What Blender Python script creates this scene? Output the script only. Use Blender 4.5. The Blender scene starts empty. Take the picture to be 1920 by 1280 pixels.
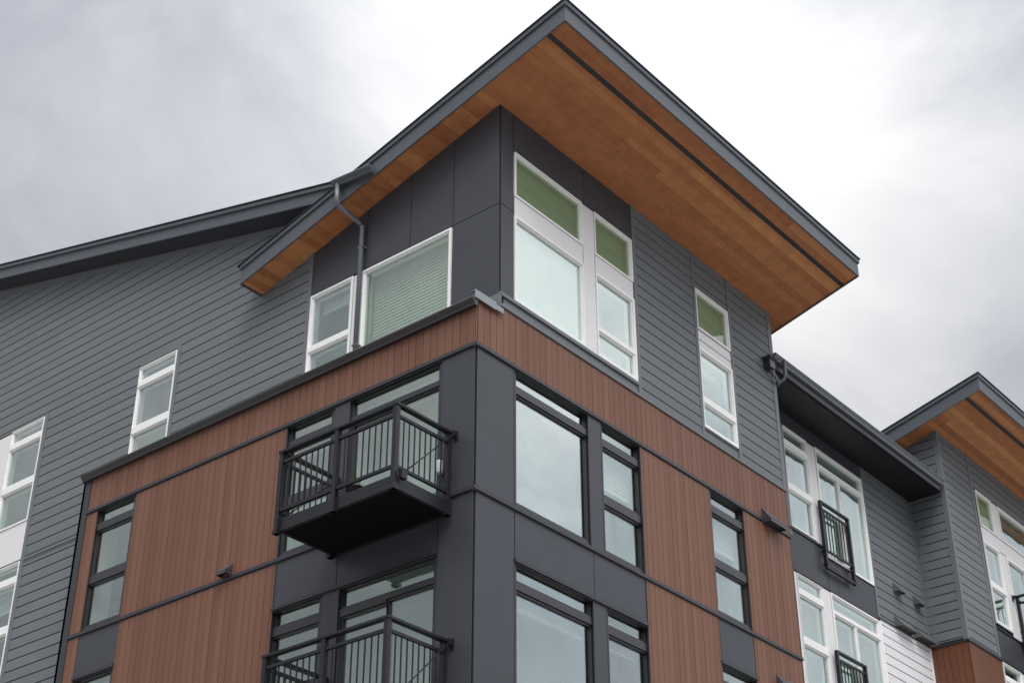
import bpy, bmesh, math, random
from mathutils import Vector, Matrix
random.seed(7)
C = bpy.context.scene.collection
sc = bpy.context.scene
H = 13.45                                   # height of the fourth-floor window heads above the ground

# ------------------------------------------------------------------ camera
cam = bpy.data.cameras.new('camera'); co = bpy.data.objects.new('camera', cam); C.objects.link(co)
R_ = Vector((0.636097, -0.771609, -0.000343)); U_ = Vector((-0.402497, -0.332189, 0.853022)); F_ = Vector((0.658313, 0.542467, 0.521875))
m = Matrix((R_, U_, -F_)).transposed().to_4x4()
m.translation = Vector((-14.66317, -12.75030, -11.83937 + H))
co.matrix_world = m
cam.sensor_width = 36; cam.lens = 55.893; cam.clip_start = 0.1; cam.clip_end = 3000
cam.dof.use_dof = True; cam.dof.focus_distance = 24.0; cam.dof.aperture_fstop = 3.5
sc.camera = co

# ------------------------------------------------------------------ sky, sun, exposure
w = bpy.data.worlds.new('World'); sc.world = w; w.use_nodes = True
nt = w.node_tree; N = nt.nodes; L = nt.links
for n in list(N): N.remove(n)
SUN_DIR = Vector((-0.36, -0.42, 0.84)).normalized()
def nn(tree, t, **k):
    n = tree.nodes.new(t)
    for a, b in k.items(): setattr(n, a, b)
    return n
def math_(tree, op, a, b=None, clamp=False):
    n = tree.nodes.new('ShaderNodeMath'); n.operation = op; n.use_clamp = clamp
    for i, v in enumerate((a, b)):
        if v is None: continue
        if isinstance(v, (int, float)): n.inputs[i].default_value = v
        else: tree.links.new(v, n.inputs[i])
    return n.outputs[0]
sky = nn(nt, 'ShaderNodeTexSky', sky_type='NISHITA', sun_disc=False)
sky.sun_elevation = math.asin(SUN_DIR.z); sky.sun_rotation = math.atan2(SUN_DIR.x, SUN_DIR.y)
tc = nn(nt, 'ShaderNodeTexCoord')
mp = nn(nt, 'ShaderNodeMapping'); mp.inputs['Scale'].default_value = (1, 1, 1.7); L.new(tc.outputs['Generated'], mp.inputs[0])
n1 = nn(nt, 'ShaderNodeTexNoise'); n1.inputs['Scale'].default_value = 3.2; n1.inputs['Detail'].default_value = 6; n1.inputs['Roughness'].default_value = 0.56; n1.inputs['Distortion'].default_value = 0.5
L.new(mp.outputs[0], n1.inputs[0])
n2 = nn(nt, 'ShaderNodeTexNoise'); n2.inputs['Scale'].default_value = 9; n2.inputs['Detail'].default_value = 4; n2.inputs['Distortion'].default_value = 0.3; L.new(mp.outputs[0], n2.inputs[0])
val = math_(nt, 'MULTIPLY_ADD', n1.outputs['Fac'], 1.10); val.node.inputs[2].default_value = 0.09
val = math_(nt, 'ADD', val, math_(nt, 'MULTIPLY', n2.outputs['Fac'], 0.20))
def blob(d, cosr, amt, val):
    v = nn(nt, 'ShaderNodeVectorMath', operation='DOT_PRODUCT'); v.inputs[1].default_value = Vector(d).normalized()
    L.new(tc.outputs['Generated'], v.inputs[0])
    r = nn(nt, 'ShaderNodeMapRange', interpolation_type='SMOOTHSTEP'); L.new(v.outputs['Value'], r.inputs[0])
    r.inputs[1].default_value = cosr; r.inputs[2].default_value = 1.0; r.inputs[3].default_value = 0; r.inputs[4].default_value = amt
    return math_(nt, 'ADD', val, r.outputs[0])
# thin bright cloud and darker cloud banks
for d, cr, a in [((0.52, 0.52, 0.68), 0.972, 0.13), ((0.74, 0.37, 0.575), 0.984, 0.30), ((0.60, 0.45, 0.66), 0.985, 0.10), ((0.80, 0.35, 0.49), 0.99, -0.10),
                 ((0.30, 0.73, 0.61), 0.95, -0.33), ((0.78, 0.20, 0.60), 0.972, -0.13),
                 (tuple(SUN_DIR), 0.80, 0.45), ((0.72, -0.57, 0.40), 0.985, -0.25), ((0.69, -0.545, 0.475), 0.996, 0.22), ((0.86, -0.38, 0.35), 0.97, -0.12), ((-0.6, -0.3, 0.5), 0.55, -0.12)]:
    val = blob(d, cr, a, val)
val = math_(nt, 'MAXIMUM', val, 0.36)
cr_ = nn(nt, 'ShaderNodeValToRGB'); el = cr_.color_ramp.elements
el[0].position = 0.30; el[0].color = (0.36, 0.385, 0.44, 1)
el[1].position = 1.0; el[1].color = (1.0, 1.0, 1.0, 1)
e = el.new(0.62); e.color = (0.58, 0.60, 0.65, 1)
e = el.new(0.82); e.color = (0.80, 0.81, 0.835, 1)
L.new(val, cr_.inputs[0])
skm = nn(nt, 'ShaderNodeMix', data_type='RGBA', blend_type='MULTIPLY'); skm.inputs[0].default_value = 1
L.new(sky.outputs[0], skm.inputs[6]); skm.inputs[7].default_value = (0.10, 0.10, 0.10, 1)
mx = nn(nt, 'ShaderNodeMix', data_type='RGBA'); mx.inputs[0].default_value = 0.95
L.new(skm.outputs[2], mx.inputs[6]); L.new(cr_.outputs[0], mx.inputs[7])
sxyz = nn(nt, 'ShaderNodeSeparateXYZ'); L.new(tc.outputs['Generated'], sxyz.inputs[0])
cie = math_(nt, 'MULTIPLY_ADD', math_(nt, 'MAXIMUM', sxyz.outputs[2], 0.0), 1.22); cie.node.inputs[2].default_value = 0.33   # overcast sky: dim horizon, bright zenith
glow = blob(tuple(SUN_DIR), 0.64, 2.2, cie)
glow = blob((0.66, -0.55, 0.54), 0.86, 1.1, glow)
bg = nn(nt, 'ShaderNodeBackground'); L.new(glow, bg.inputs[1]); L.new(mx.outputs[2], bg.inputs[0])
wo = nn(nt, 'ShaderNodeOutputWorld'); L.new(bg.outputs[0], wo.inputs[0])
sl = bpy.data.lights.new('sun', 'SUN'); sl.energy = 1.5; sl.angle = math.radians(26); sl.color = (1.0, 0.97, 0.93)
so = bpy.data.objects.new('sun', sl); C.objects.link(so); so.rotation_euler = SUN_DIR.to_track_quat('Z', 'Y').to_euler()
sc.view_settings.view_transform = 'Standard'; sc.view_settings.look = 'None'; sc.view_settings.exposure = 0.0; sc.view_settings.gamma = 1

# ------------------------------------------------------------------ materials
def mat(name, col, rough=0.6, metal=0.0, spec=0.5, var=0.06, nscale=6.0, bump=0.0, bscale=60.0, stretch=(1, 1, 1)):
    m = bpy.data.materials.new(name); m.use_nodes = True; t = m.node_tree
    b = t.nodes['Principled BSDF']; b.inputs['Roughness'].default_value = rough; b.inputs['Metallic'].default_value = metal
    b.inputs['Specular IOR Level'].default_value = spec
    tcn = nn(t, 'ShaderNodeTexCoord'); mpn = nn(t, 'ShaderNodeMapping'); mpn.inputs['Scale'].default_value = stretch; t.links.new(tcn.outputs['Object'], mpn.inputs[0])
    no = nn(t, 'ShaderNodeTexNoise'); no.inputs['Scale'].default_value = nscale; no.inputs['Detail'].default_value = 6; t.links.new(mpn.outputs[0], no.inputs[0])
    hs = nn(t, 'ShaderNodeHueSaturation'); hs.inputs['Color'].default_value = (*col, 1)
    v = math_(t, 'MULTIPLY_ADD', no.outputs['Fac'], 2 * var); v.node.inputs[2].default_value = 1 - var
    t.links.new(v, hs.inputs['Value']); t.links.new(hs.outputs[0], b.inputs['Base Color'])
    if bump:
        n2 = nn(t, 'ShaderNodeTexNoise'); n2.inputs['Scale'].default_value = bscale; n2.inputs['Detail'].default_value = 4; t.links.new(mpn.outputs[0], n2.inputs[0])
        bp = nn(t, 'ShaderNodeBump'); bp.inputs['Strength'].default_value = bump; bp.inputs['Distance'].default_value = 0.01
        t.links.new(n2.outputs['Fac'], bp.inputs['Height']); t.links.new(bp.outputs[0], b.inputs['Normal'])
    m['hs'] = 1
    return m
def siding_mat(name, col, spec=0.4):
    # board-by-board tone differences and faint embossed grain
    m = mat(name, col, rough=0.62, spec=spec, var=0.07, nscale=3.0, bump=0.35, bscale=22, stretch=(1, 1, 7))
    t = m.node_tree; tcn = nn(t, 'ShaderNodeTexCoord'); sp = nn(t, 'ShaderNodeSeparateXYZ'); t.links.new(tcn.outputs['Object'], sp.inputs[0])
    zz = math_(t, 'FLOOR', math_(t, 'DIVIDE', math_(t, 'SUBTRACT', sp.outputs[2], 1.085 + H), 0.203))
    xy = math_(t, 'ADD', sp.outputs[0], sp.outputs[1])
    xx = math_(t, 'FLOOR', math_(t, 'DIVIDE', math_(t, 'MULTIPLY_ADD', zz, 1.37), 3.66)); xx.node.inputs[0].links[0].from_node.inputs[2].default_value = 0
    a = nn(t, 'ShaderNodeMath', operation='MULTIPLY_ADD'); t.links.new(zz, a.inputs[0]); a.inputs[1].default_value = 1.37; t.links.new(xy, a.inputs[2])
    xx = math_(t, 'FLOOR', math_(t, 'DIVIDE', a.outputs[0], 3.66))
    cb = nn(t, 'ShaderNodeCombineXYZ'); t.links.new(zz, cb.inputs[0]); t.links.new(xx, cb.inputs[1])
    wn = nn(t, 'ShaderNodeTexWhiteNoise', noise_dimensions='2D'); t.links.new(cb.outputs[0], wn.inputs[0])
    v = math_(t, 'MULTIPLY_ADD', wn.outputs['Value'], 0.10); v.node.inputs[2].default_value = 0.95
    hs = [n for n in t.nodes if n.type == 'HUE_SAT'][0]; old = hs.inputs['Value'].links[0].from_socket
    t.links.new(math_(t, 'MULTIPLY', old, v), hs.inputs['Value'])
    return m
def plank_mat(name, cols, width, axis, length, grain, rough, spec=0.3):
    """boards: tone per board, streaky grain, small knots. axis: 'v' vertical boards counted along x+y, 's' soffit boards along x counted by y"""
    m = bpy.data.materials.new(name); m.use_nodes = True; t = m.node_tree; b = t.nodes['Principled BSDF']
    b.inputs['Roughness'].default_value = rough; b.inputs['Specular IOR Level'].default_value = spec
    tcn = nn(t, 'ShaderNodeTexCoord'); sp = nn(t, 'ShaderNodeSeparateXYZ'); t.links.new(tcn.outputs['Object'], sp.inputs[0])
    if axis == 'v': across = math_(t, 'ADD', sp.outputs[0], sp.outputs[1]); along = sp.outputs[2]
    else: across = sp.outputs[1]; along = sp.outputs[0]
    k = math_(t, 'DIVIDE', across, width); row = math_(t, 'FLOOR', k); fr = math_(t, 'FRACT', k)
    wr = nn(t, 'ShaderNodeTexWhiteNoise', noise_dimensions='1D'); t.links.new(row, wr.inputs['W'])
    sh = math_(t, 'MULTIPLY', wr.outputs['Value'], length)
    col = math_(t, 'FLOOR', math_(t, 'DIVIDE', math_(t, 'ADD', along, sh), length))
    cb = nn(t, 'ShaderNodeCombineXYZ'); t.links.new(row, cb.inputs[0]); t.links.new(col, cb.inputs[1])
    wn = nn(t, 'ShaderNodeTexWhiteNoise', noise_dimensions='2D'); t.links.new(cb.outputs[0], wn.inputs[0])
    rp = nn(t, 'ShaderNodeValToRGB'); e = rp.color_ramp.elements
    e[0].position = 0; e[0].color = (*cols[0], 1); e[1].position = 1; e[1].color = (*cols[-1], 1)
    for i, c in enumerate(cols[1:-1]): q = e.new((i + 1) / (len(cols) - 1)); q.color = (*c, 1)
    t.links.new(wn.outputs['Value'], rp.inputs[0])
    cc = nn(t, 'ShaderNodeCombineXYZ')
    t.links.new(math_(t, 'MULTIPLY', across, 55), cc.inputs[0]); t.links.new(math_(t, 'MULTIPLY', along, 1.6), cc.inputs[1]); t.links.new(math_(t, 'MULTIPLY', wn.outputs['Value'], 37), cc.inputs[2])
    gn = nn(t, 'ShaderNodeTexNoise'); gn.inputs['Scale'].default_value = 1; gn.inputs['Detail'].default_value = 5; gn.inputs['Distortion'].default_value = 0.4; t.links.new(cc.outputs[0], gn.inputs[0])
    hs = nn(t, 'ShaderNodeHueSaturation'); t.links.new(rp.outputs[0], hs.inputs['Color'])
    v = math_(t, 'MULTIPLY_ADD', gn.outputs['Fac'], 2 * grain); v.node.inputs[2].default_value = 1 - grain
    if axis == 's':
        vo = nn(t, 'ShaderNodeTexVoronoi'); vo.inputs['Scale'].default_value = 1
        c2 = nn(t, 'ShaderNodeCombineXYZ'); t.links.new(math_(t, 'MULTIPLY', across, 5.5), c2.inputs[0]); t.links.new(math_(t, 'MULTIPLY', along, 2.6), c2.inputs[1]); t.links.new(c2.outputs[0], vo.inputs[0])
        kr = nn(t, 'ShaderNodeMapRange', interpolation_type='SMOOTHSTEP'); t.links.new(vo.outputs['Distance'], kr.inputs[0]); kr.inputs[1].default_value = 0.02; kr.inputs[2].default_value = 0.10; kr.inputs[3].default_value = 0.45; kr.inputs[4].default_value = 1
        v = math_(t, 'MULTIPLY', v, kr.outputs[0])
        bl = nn(t, 'ShaderNodeTexNoise'); bl.inputs['Scale'].default_value = 5; t.links.new(tcn.outputs['Object'], bl.inputs[0])
        v2 = math_(t, 'MULTIPLY_ADD', bl.outputs['Fac'], 0.5); v2.node.inputs[2].default_value = 0.75
        v = math_(t, 'MULTIPLY', v, v2)
        g1 = math_(t, 'LESS_THAN', fr, 0.035)
        gv = math_(t, 'SUBTRACT', 1.0, math_(t, 'MULTIPLY', g1, 0.3)); v = math_(t, 'MULTIPLY', v, gv)
    t.links.new(v, hs.inputs['Value']); t.links.new(hs.outputs[0], b.inputs['Base Color'])
    return m
M = {}
M['siding'] = siding_mat('grey_lap_siding', (0.146, 0.162, 0.174))
M['trimgrey'] = mat('grey_painted_trim', (0.140, 0.152, 0.163), 0.55, bump=0.2, bscale=25)
M['white_siding'] = siding_mat('white_lap_siding', (0.74, 0.74, 0.76))
M['panel'] = mat('dark_fibre_cement_panel', (0.050, 0.054, 0.065), 0.45, spec=0.35, var=0.16, nscale=1.7, bump=0.12, bscale=40)
M['backing'] = mat('black_joint_backing', (0.012, 0.012, 0.014), 0.9, spec=0.1)
M['vstrip'] = mat('dark_soffit_vent_mesh', (0.030, 0.028, 0.030), 0.7, var=0.3, nscale=90)
M['trim'] = mat('dark_metal_trim', (0.034, 0.035, 0.043), 0.42, spec=0.4)
M['fascia'] = mat('blue_grey_fascia', (0.072, 0.082, 0.096), 0.5, var=0.16, nscale=4, bump=0.4, bscale=18, stretch=(1, 1, 4))
M['flash'] = mat('light_grey_flashing', (0.22, 0.245, 0.27), 0.4, spec=0.6)
M['gutter'] = mat('dark_bronze_gutter', (0.028, 0.026, 0.029), 0.38, spec=0.6)
M['pipe'] = mat('grey_downspout', (0.13, 0.145, 0.17), 0.35, spec=0.6)
M['shingle'] = mat('dark_shingles', (0.04, 0.042, 0.055), 0.95, spec=0.1, var=0.3, nscale=25)
M['whitef'] = mat('white_vinyl_frame', (0.86, 0.86, 0.85), 0.4, var=0.02)
M['whitep'] = mat('white_trim_panel', (0.74, 0.73, 0.73), 0.55, var=0.03)
M['darkf'] = mat('black_window_frame', (0.028, 0.028, 0.032), 0.35, spec=0.5)
M['rail'] = mat('black_powder_coated_steel', (0.014, 0.014, 0.018), 0.42, spec=0.35, bump=0.05)
M['deck'] = mat('shade_black_deck', (0.004, 0.004, 0.004), 0.8, spec=0.15)  # shade under the balconies is put into this near-black colour
M['vent'] = mat('dark_vent_hood_metal', (0.055, 0.055, 0.068), 0.35, spec=0.6)
M['ventg'] = mat('grey_painted_vent_hood', (0.12, 0.125, 0.125), 0.5)
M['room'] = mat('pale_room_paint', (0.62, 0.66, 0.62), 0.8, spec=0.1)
M['roomd'] = mat('room_painted_dim', (0.20, 0.24, 0.24), 0.8, spec=0.1)  # darker copy of the room paint, interior dimness put into the colour
M['blind'] = mat('white_blind_slats', (0.70, 0.72, 0.69), 0.6, var=0.02)
M['brown'] = plank_mat('brown_wood_cladding', [(0.154, 0.070, 0.044), (0.172, 0.080, 0.051), (0.192, 0.093, 0.061), (0.162, 0.074, 0.047)], 0.145, 'v', 60, 0.10, 0.55)
M['brownd'] = plank_mat('rich_brown_wood_cladding', [(0.12, 0.045, 0.022), (0.15, 0.058, 0.028), (0.13, 0.05, 0.03)], 0.145, 'v', 3.7, 0.10, 0.55)
M['soffit'] = plank_mat('cedar_soffit_boards', [(0.34, 0.125, 0.052), (0.44, 0.172, 0.068), (0.38, 0.142, 0.057), (0.57, 0.255, 0.098), (0.42, 0.160, 0.064)], 0.14, 's', 8.0, 0.24, 0.6)
def glass_mat(name, tint, base, pw, rtint=(0.93, 0.97, 0.96)):
    m = bpy.data.materials.new(name); m.use_nodes = True; t = m.node_tree
    for n in list(t.nodes): t.nodes.remove(n)
    tr = nn(t, 'ShaderNodeBsdfTransparent'); tr.inputs[0].default_value = (*tint, 1)
    gl = nn(t, 'ShaderNodeBsdfGlossy'); gl.inputs['Roughness'].default_value = 0.015; gl.inputs[0].default_value = (*rtint, 1)
    lw = nn(t, 'ShaderNodeLayerWeight'); lw.inputs[0].default_value = 0.5
    fr = math_(t, 'MULTIPLY_ADD', math_(t, 'POWER', lw.outputs['Facing'], pw), 1 - base); fr.node.inputs[2].default_value = base
    tcn = nn(t, 'ShaderNodeTexCoord'); no = nn(t, 'ShaderNodeTexNoise'); no.inputs['Scale'].default_value = 1.1; t.links.new(tcn.outputs['Object'], no.inputs[0])
    bp = nn(t, 'ShaderNodeBump'); bp.inputs['Strength'].default_value = 0.12; bp.inputs['Distance'].default_value = 0.05; t.links.new(no.outputs['Fac'], bp.inputs['Height']); t.links.new(bp.outputs[0], gl.inputs['Normal'])
    mxn = nn(t, 'ShaderNodeMixShader'); t.links.new(fr, mxn.inputs[0]); t.links.new(tr.outputs[0], mxn.inputs[1]); t.links.new(gl.outputs[0], mxn.inputs[2])
    o = nn(t, 'ShaderNodeOutputMaterial'); t.links.new(mxn.outputs[0], o.inputs[0])
    return m
M['glass'] = glass_mat('tinted_window_glass', (0.875, 0.93, 0.905), 0.16, 3.2)
M['glassg'] = glass_mat('green_tinted_window_glass', (0.76, 0.82, 0.725), 0.04, 5.0)
M['glassm'] = glass_mat('lightly_tinted_window_glass', (0.82, 0.87, 0.825), 0.10, 3.4)
M['glassr'] = glass_mat('reflective_window_glass', (0.87, 0.93, 0.905), 0.24, 3.0)
M['leaf'] = mat('plant_leaf', (0.16, 0.30, 0.06), 0.5, var=0.3)
M['pot'] = mat('dark_plant_pot', (0.05, 0.06, 0.05), 0.5)
M['white'] = mat('white_plastic', (0.75, 0.76, 0.78), 0.35)
M['ground'] = mat('pale_concrete', (0.27, 0.26, 0.25), 0.9, var=0.1, nscale=0.4, spec=0.2, bump=0.2, bscale=30)
M['road'] = mat('asphalt', (0.07, 0.07, 0.072), 0.85, var=0.2, nscale=3, bump=0.5, bscale=60)
M['paint'] = mat('road_paint', (0.75, 0.75, 0.72), 0.7)

# ------------------------------------------------------------------ helpers
def link(name, bm, m, parent=None, recalc=True):
    if recalc: bmesh.ops.recalc_face_normals(bm, faces=bm.faces)
    me = bpy.data.meshes.new(name); bm.to_mesh(me); bm.free(); me.materials.append(m if not isinstance(m, str) else M[m])
    o = bpy.data.objects.new(name, me); C.objects.link(o)
    if parent: o.parent = parent
    return o
def tag(o, label=None, cat=None, group=None, kind=None):
    if label: o['label'] = label
    if cat: o['category'] = cat
    if group: o['group'] = group
    if kind: o['kind'] = kind
    return o
class Face:
    """a wall plane: u along the wall, v height, w outwards"""
    def __init__(s, axis, pos, sign): s.axis, s.pos, s.sign = axis, pos, sign
    def P(s, u, v, w):
        return Vector((u, s.pos + s.sign * w, v + H)) if s.axis == 'y' else Vector((s.pos + s.sign * w, u, v + H))
FR = Face('y', 0.0, -1)        # right-hand street front
FL = Face('x', 0.0, -1)        # left-hand front of the brown volume
FT = Face('x', 0.52, -1)       # left front of the tower and of the long wing
FC = Face('y', 0.85, -1)       # recessed front
FS = Face('x', 15.79, -1)      # side of the far tower
FZ = Face('x', 8.60, 1)        # hidden right-hand side of the corner tower
def box(bm, F, u0, u1, v0, v1, w0, w1):
    vs = [bm.verts.new(F.P(u, v, ww)) for ww in (w0, w1) for v in (v0, v1) for u in (u0, u1)]
    for q in ((0, 1, 3, 2), (4, 6, 7, 5), (0, 4, 5, 1), (2, 3, 7, 6), (0, 2, 6, 4), (1, 5, 7, 3)): bm.faces.new([vs[i] for i in q])
def wbox(bm, x0, x1, y0, y1, z0, z1):      # world axes, z relative to H
    vs = [bm.verts.new((x, y, z + H)) for z in (z0, z1) for y in (y0, y1) for x in (x0, x1)]
    for q in ((0, 1, 3, 2), (4, 6, 7, 5), (0, 4, 5, 1), (2, 3, 7, 6), (0, 2, 6, 4), (1, 5, 7, 3)): bm.faces.new([vs[i] for i in q])
def region(bm, F, rects, holes, w0, w1):
    us = sorted({r[i] for r in rects + holes for i in (0, 1)}); vs = sorted({r[i] for r in rects + holes for i in (2, 3)})
    inn = lambda u, v, rs: any(r[0] < u < r[1] and r[2] < v < r[3] for r in rs)
    keep = {}
    for i in range(len(us) - 1):
        for j in range(len(vs) - 1):
            u, v = (us[i] + us[i + 1]) / 2, (vs[j] + vs[j + 1]) / 2
            keep[i, j] = inn(u, v, rects) and not inn(u, v, holes)
    vc = {}
    def V(i, j, k):
        if (i, j, k) not in vc: vc[i, j, k] = bm.verts.new(F.P(us[i], vs[j], w1 if k else w0))
        return vc[i, j, k]
    for (i, j), k in keep.items():
        if not k: continue
        bm.faces.new([V(i, j, 1), V(i + 1, j, 1), V(i + 1, j + 1, 1), V(i, j + 1, 1)])
        bm.faces.new([V(i, j, 0), V(i, j + 1, 0), V(i + 1, j + 1, 0), V(i + 1, j, 0)])
        if not keep.get((i - 1, j)): bm.faces.new([V(i, j, 0), V(i, j, 1), V(i, j + 1, 1), V(i, j + 1, 0)])
        if not keep.get((i + 1, j)): bm.faces.new([V(i + 1, j, 0), V(i + 1, j + 1, 0), V(i + 1, j + 1, 1), V(i + 1, j, 1)])
        if not keep.get((i, j - 1)): bm.faces.new([V(i, j, 0), V(i + 1, j, 0), V(i + 1, j, 1), V(i, j, 1)])
        if not keep.get((i, j + 1)): bm.faces.new([V(i, j + 1, 0), V(i, j + 1, 1), V(i + 1, j + 1, 1), V(i + 1, j + 1, 0)])
def clip(poly, top):                        # keep v <= top(u); points (u, v, w)
    if not top: return poly
    out = []; n = len(poly)
    for i in range(n):
        a, b = poly[i], poly[(i + 1) % n]; da, db = top(a[0]) - a[1], top(b[0]) - b[1]
        if da >= 0: out.append(a)
        if (da > 0 > db) or (da < 0 < db):
            t = da / (da - db); out.append(tuple(a[k] + t * (b[k] - a[k]) for k in range(3)))
    return out
def prism(bm, F, poly, w0, w1):             # poly of (u, v)
    if len(poly) < 3: return
    a = [bm.verts.new(F.P(p[0], p[1], w0)) for p in poly]; b = [bm.verts.new(F.P(p[0], p[1], w1)) for p in poly]
    bm.faces.new(a); bm.faces.new(b[::-1]); n = len(poly)
    for i in range(n): bm.faces.new([a[i], a[(i + 1) % n], b[(i + 1) % n], b[i]])
def cpanel(bm, F, u0, u1, v0, v1, top=None, w0=0.0, w1=0.014):
    p = clip([(u0, v0, 0), (u1, v0, 0), (u1, v1, 0), (u0, v1, 0)], top)
    prism(bm, F, [q[:2] for q in p], w0, w1)
PITCH, PHASE = 0.203, 1.085
def lap(bm, F, u0, u1, v0, v1, holes=(), top=None, W=0.022, GAP=0.020):
    k0 = math.floor((v0 - PHASE) / PITCH)
    k = k0
    while PHASE + k * PITCH < v1 - 1e-6:
        zb = PHASE + k * PITCH; zt = zb + PITCH; a = max(zb, v0); c = min(zt, v1); k += 1
        if c - a < 0.004: continue
        ww = lambda z: W - 0.004 * ((z - zb) / PITCH)
        a = max(a, zb + GAP)
        if c - a < 0.004: continue
        cuts = sorted({a, c} | {q for h in holes for q in (h[2], h[3]) if a < q < c})
        for s0, s1 in zip(cuts, cuts[1:]):
            segs = [(u0, u1)]
            for h in holes:
                if h[2] < (s0 + s1) / 2 < h[3]:
                    ns = []
                    for x0, x1 in segs:
                        if h[1] <= x0 or h[0] >= x1: ns.append((x0, x1)); continue
                        if x0 < h[0]: ns.append((x0, h[0]))
                        if h[1] < x1: ns.append((h[1], x1))
                    segs = ns
            for x0, x1 in segs:
                pl = clip([(x0, s0, ww(s0)), (x1, s0, ww(s0)), (x1, s1, ww(s1)), (x0, s1, ww(s1))], top)
                if len(pl) >= 3: bm.faces.new([bm.verts.new(F.P(*p)) for p in pl])
                if s1 == c:
                    hi = clip([(x0, s1 - 1e-4, ww(s1)), (x1, s1 - 1e-4, ww(s1)), (x1, s1, 0.0), (x0, s1, 0.0)], top)
                    if len(hi) >= 3: bm.faces.new([bm.verts.new(F.P(*p)) for p in hi])
                if s0 == a:
                    lo = clip([(x0, s0, 0.0), (x1, s0, 0.0), (x1, s0 + 1e-4, ww(s0)), (x0, s0 + 1e-4, ww(s0))], top)
                    if len(lo) >= 3: bm.faces.new([bm.verts.new(F.P(*p)) for p in lo])
def planks(bm, F, u0, u1, v0, v1, holes=(), w=0.02, pitch=0.145, off=0.0, gap=0.009):
    k = math.floor((u0 - off) / pitch)
    while off + k * pitch < u1:
        a = max(off + k * pitch + gap / 2, u0); b = min(off + (k + 1) * pitch - gap / 2, u1); k += 1
        if b - a < 0.006: continue
        hs = [(max(h[0], a), min(h[1], b), h[2], h[3]) for h in holes if h[0] < b and h[1] > a]
        region(bm, F, [(a, b, v0, v1)], hs, 0.0, w)
def tube(bm, pts, r, n=10, square=False):
    rings = []
    pts = [Vector(p) for p in pts]
    for i, p in enumerate(pts):
        d = (pts[min(i + 1, len(pts) - 1)] - pts[max(i - 1, 0)]).normalized()
        a = Vector((0, 0, 1)) if abs(d.z) < 0.9 else Vector((0, 1, 0))
        s = d.cross(a).normalized(); t = d.cross(s).normalized()
        if square:
            rx, ry = r; rings.append([bm.verts.new(p + s * sx * rx + t * sy * ry) for sx, sy in ((-1, -1), (1, -1), (1, 1), (-1, 1))])
        else: rings.append([bm.verts.new(p + (s * math.cos(2 * math.pi * k / n) + t * math.sin(2 * math.pi * k / n)) * r) for k in range(n)])
    m_ = len(rings[0])
    for A, B in zip(rings, rings[1:]):
        for k in range(m_):
            f = bm.faces.new([A[k], A[(k + 1) % m_], B[(k + 1) % m_], B[k]]); f.smooth = not square
    bm.faces.new(rings[0]); bm.faces.new(rings[-1][::-1])
def P_(x, y, z): return Vector((x, y, z + H))
def NB(): return bmesh.new()

def islands(name, bm, m, parent):
    """one part per separate piece"""
    bm.verts.ensure_lookup_table(); left = set(bm.verts)
    while left:
        st = [left.pop()]; comp = set(st)
        while st:
            v = st.pop()
            for e in v.link_edges:
                q = e.other_vert(v)
                if q not in comp: comp.add(q); left.discard(q); st.append(q)
        nb = NB(); mp = {v: nb.verts.new(v.co) for v in comp}
        for f in {f for v in comp for f in v.link_faces}: nb.faces.new([mp[v] for v in f.verts])
        link(name, nb, m, parent)
    bm.free()
# ------------------------------------------------------------------ setting
b = NB()
for xs, ys in (((-600, 600), (-600, 600)),):
    vs = [b.verts.new((x, y, -0.0)) for x, y in ((xs[0], ys[0]), (xs[1], ys[0]), (xs[1], ys[1]), (xs[0], ys[1]))]; b.faces.new(vs)
tag(link('ground', b, 'ground'), kind='structure')
def sheet(name, m, x0, x1, y0, y1, z):
    b = NB(); b.faces.new([b.verts.new((x, y, z)) for x, y in ((x0, y0), (x1, y0), (x1, y1), (x0, y1))]); return tag(link(name, b, m), kind='structure')
sheet('road', 'road', -300, 300, -26, -17, 0.004)
b = NB()
for x in range(-90, 90, 6): 
    vs = [b.verts.new((xx, yy, 0.008)) for xx, yy in ((x, -21.56), (x + 3, -21.56), (x + 3, -21.44), (x, -21.44))]; b.faces.new(vs)
tag(link('road_marking', b, 'paint'), kind='structure')
b = NB()
for y0, y1 in ((-17.0, -16.85), (-26.15, -26.0)):
    vs = [b.verts.new((x, y, z)) for z in (0.0, 0.13) for y in (y0, y1) for x in (-300, 300)]
    for q in ((4, 5, 7, 6), (0, 4, 5, 1), (2, 3, 7, 6)): b.faces.new([vs[i] for i in q])
tag(link('kerb', b, 'ground'), kind='structure')

# ------------------------------------------------------------------ the apartment building
B = bpy.data.objects.new('apartment_building', None); C.objects.link(B)
tag(B, 'grey and brown clad apartment building with timber-lined sloping roofs and black balconies', 'building')

# ---- windows: frame mesh > pane, blind, interior
holes = {'FR': [], 'FL': [], 'FT': [], 'FC': [], 'FS': []}
FN = {id(FR): 'FR', id(FL): 'FL', id(FT): 'FT', id(FC): 'FC', id(FS): 'FS'}
def room(F, u0, u1, v0, v1, wf, depth, m, parent):
    b = NB(); e = 0.012
    a = [F.P(u, v, wf) for u, v in ((u0 + e, v0 + e), (u1 - e, v0 + e), (u1 - e, v1 - e), (u0 + e, v1 - e))]
    c = [F.P(u, v, wf - depth) for u, v in ((u0 + e, v0 + e), (u1 - e, v0 + e), (u1 - e, v1 - e), (u0 + e, v1 - e))]
    a = [b.verts.new(p) for p in a]; c = [b.verts.new(p) for p in c]
    b.faces.new(c)
    for i in range(4): b.faces.new([a[i], a[(i + 1) % 4], c[(i + 1) % 4], c[i]])
    link('interior', b, m, parent, recalc=False)
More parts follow.
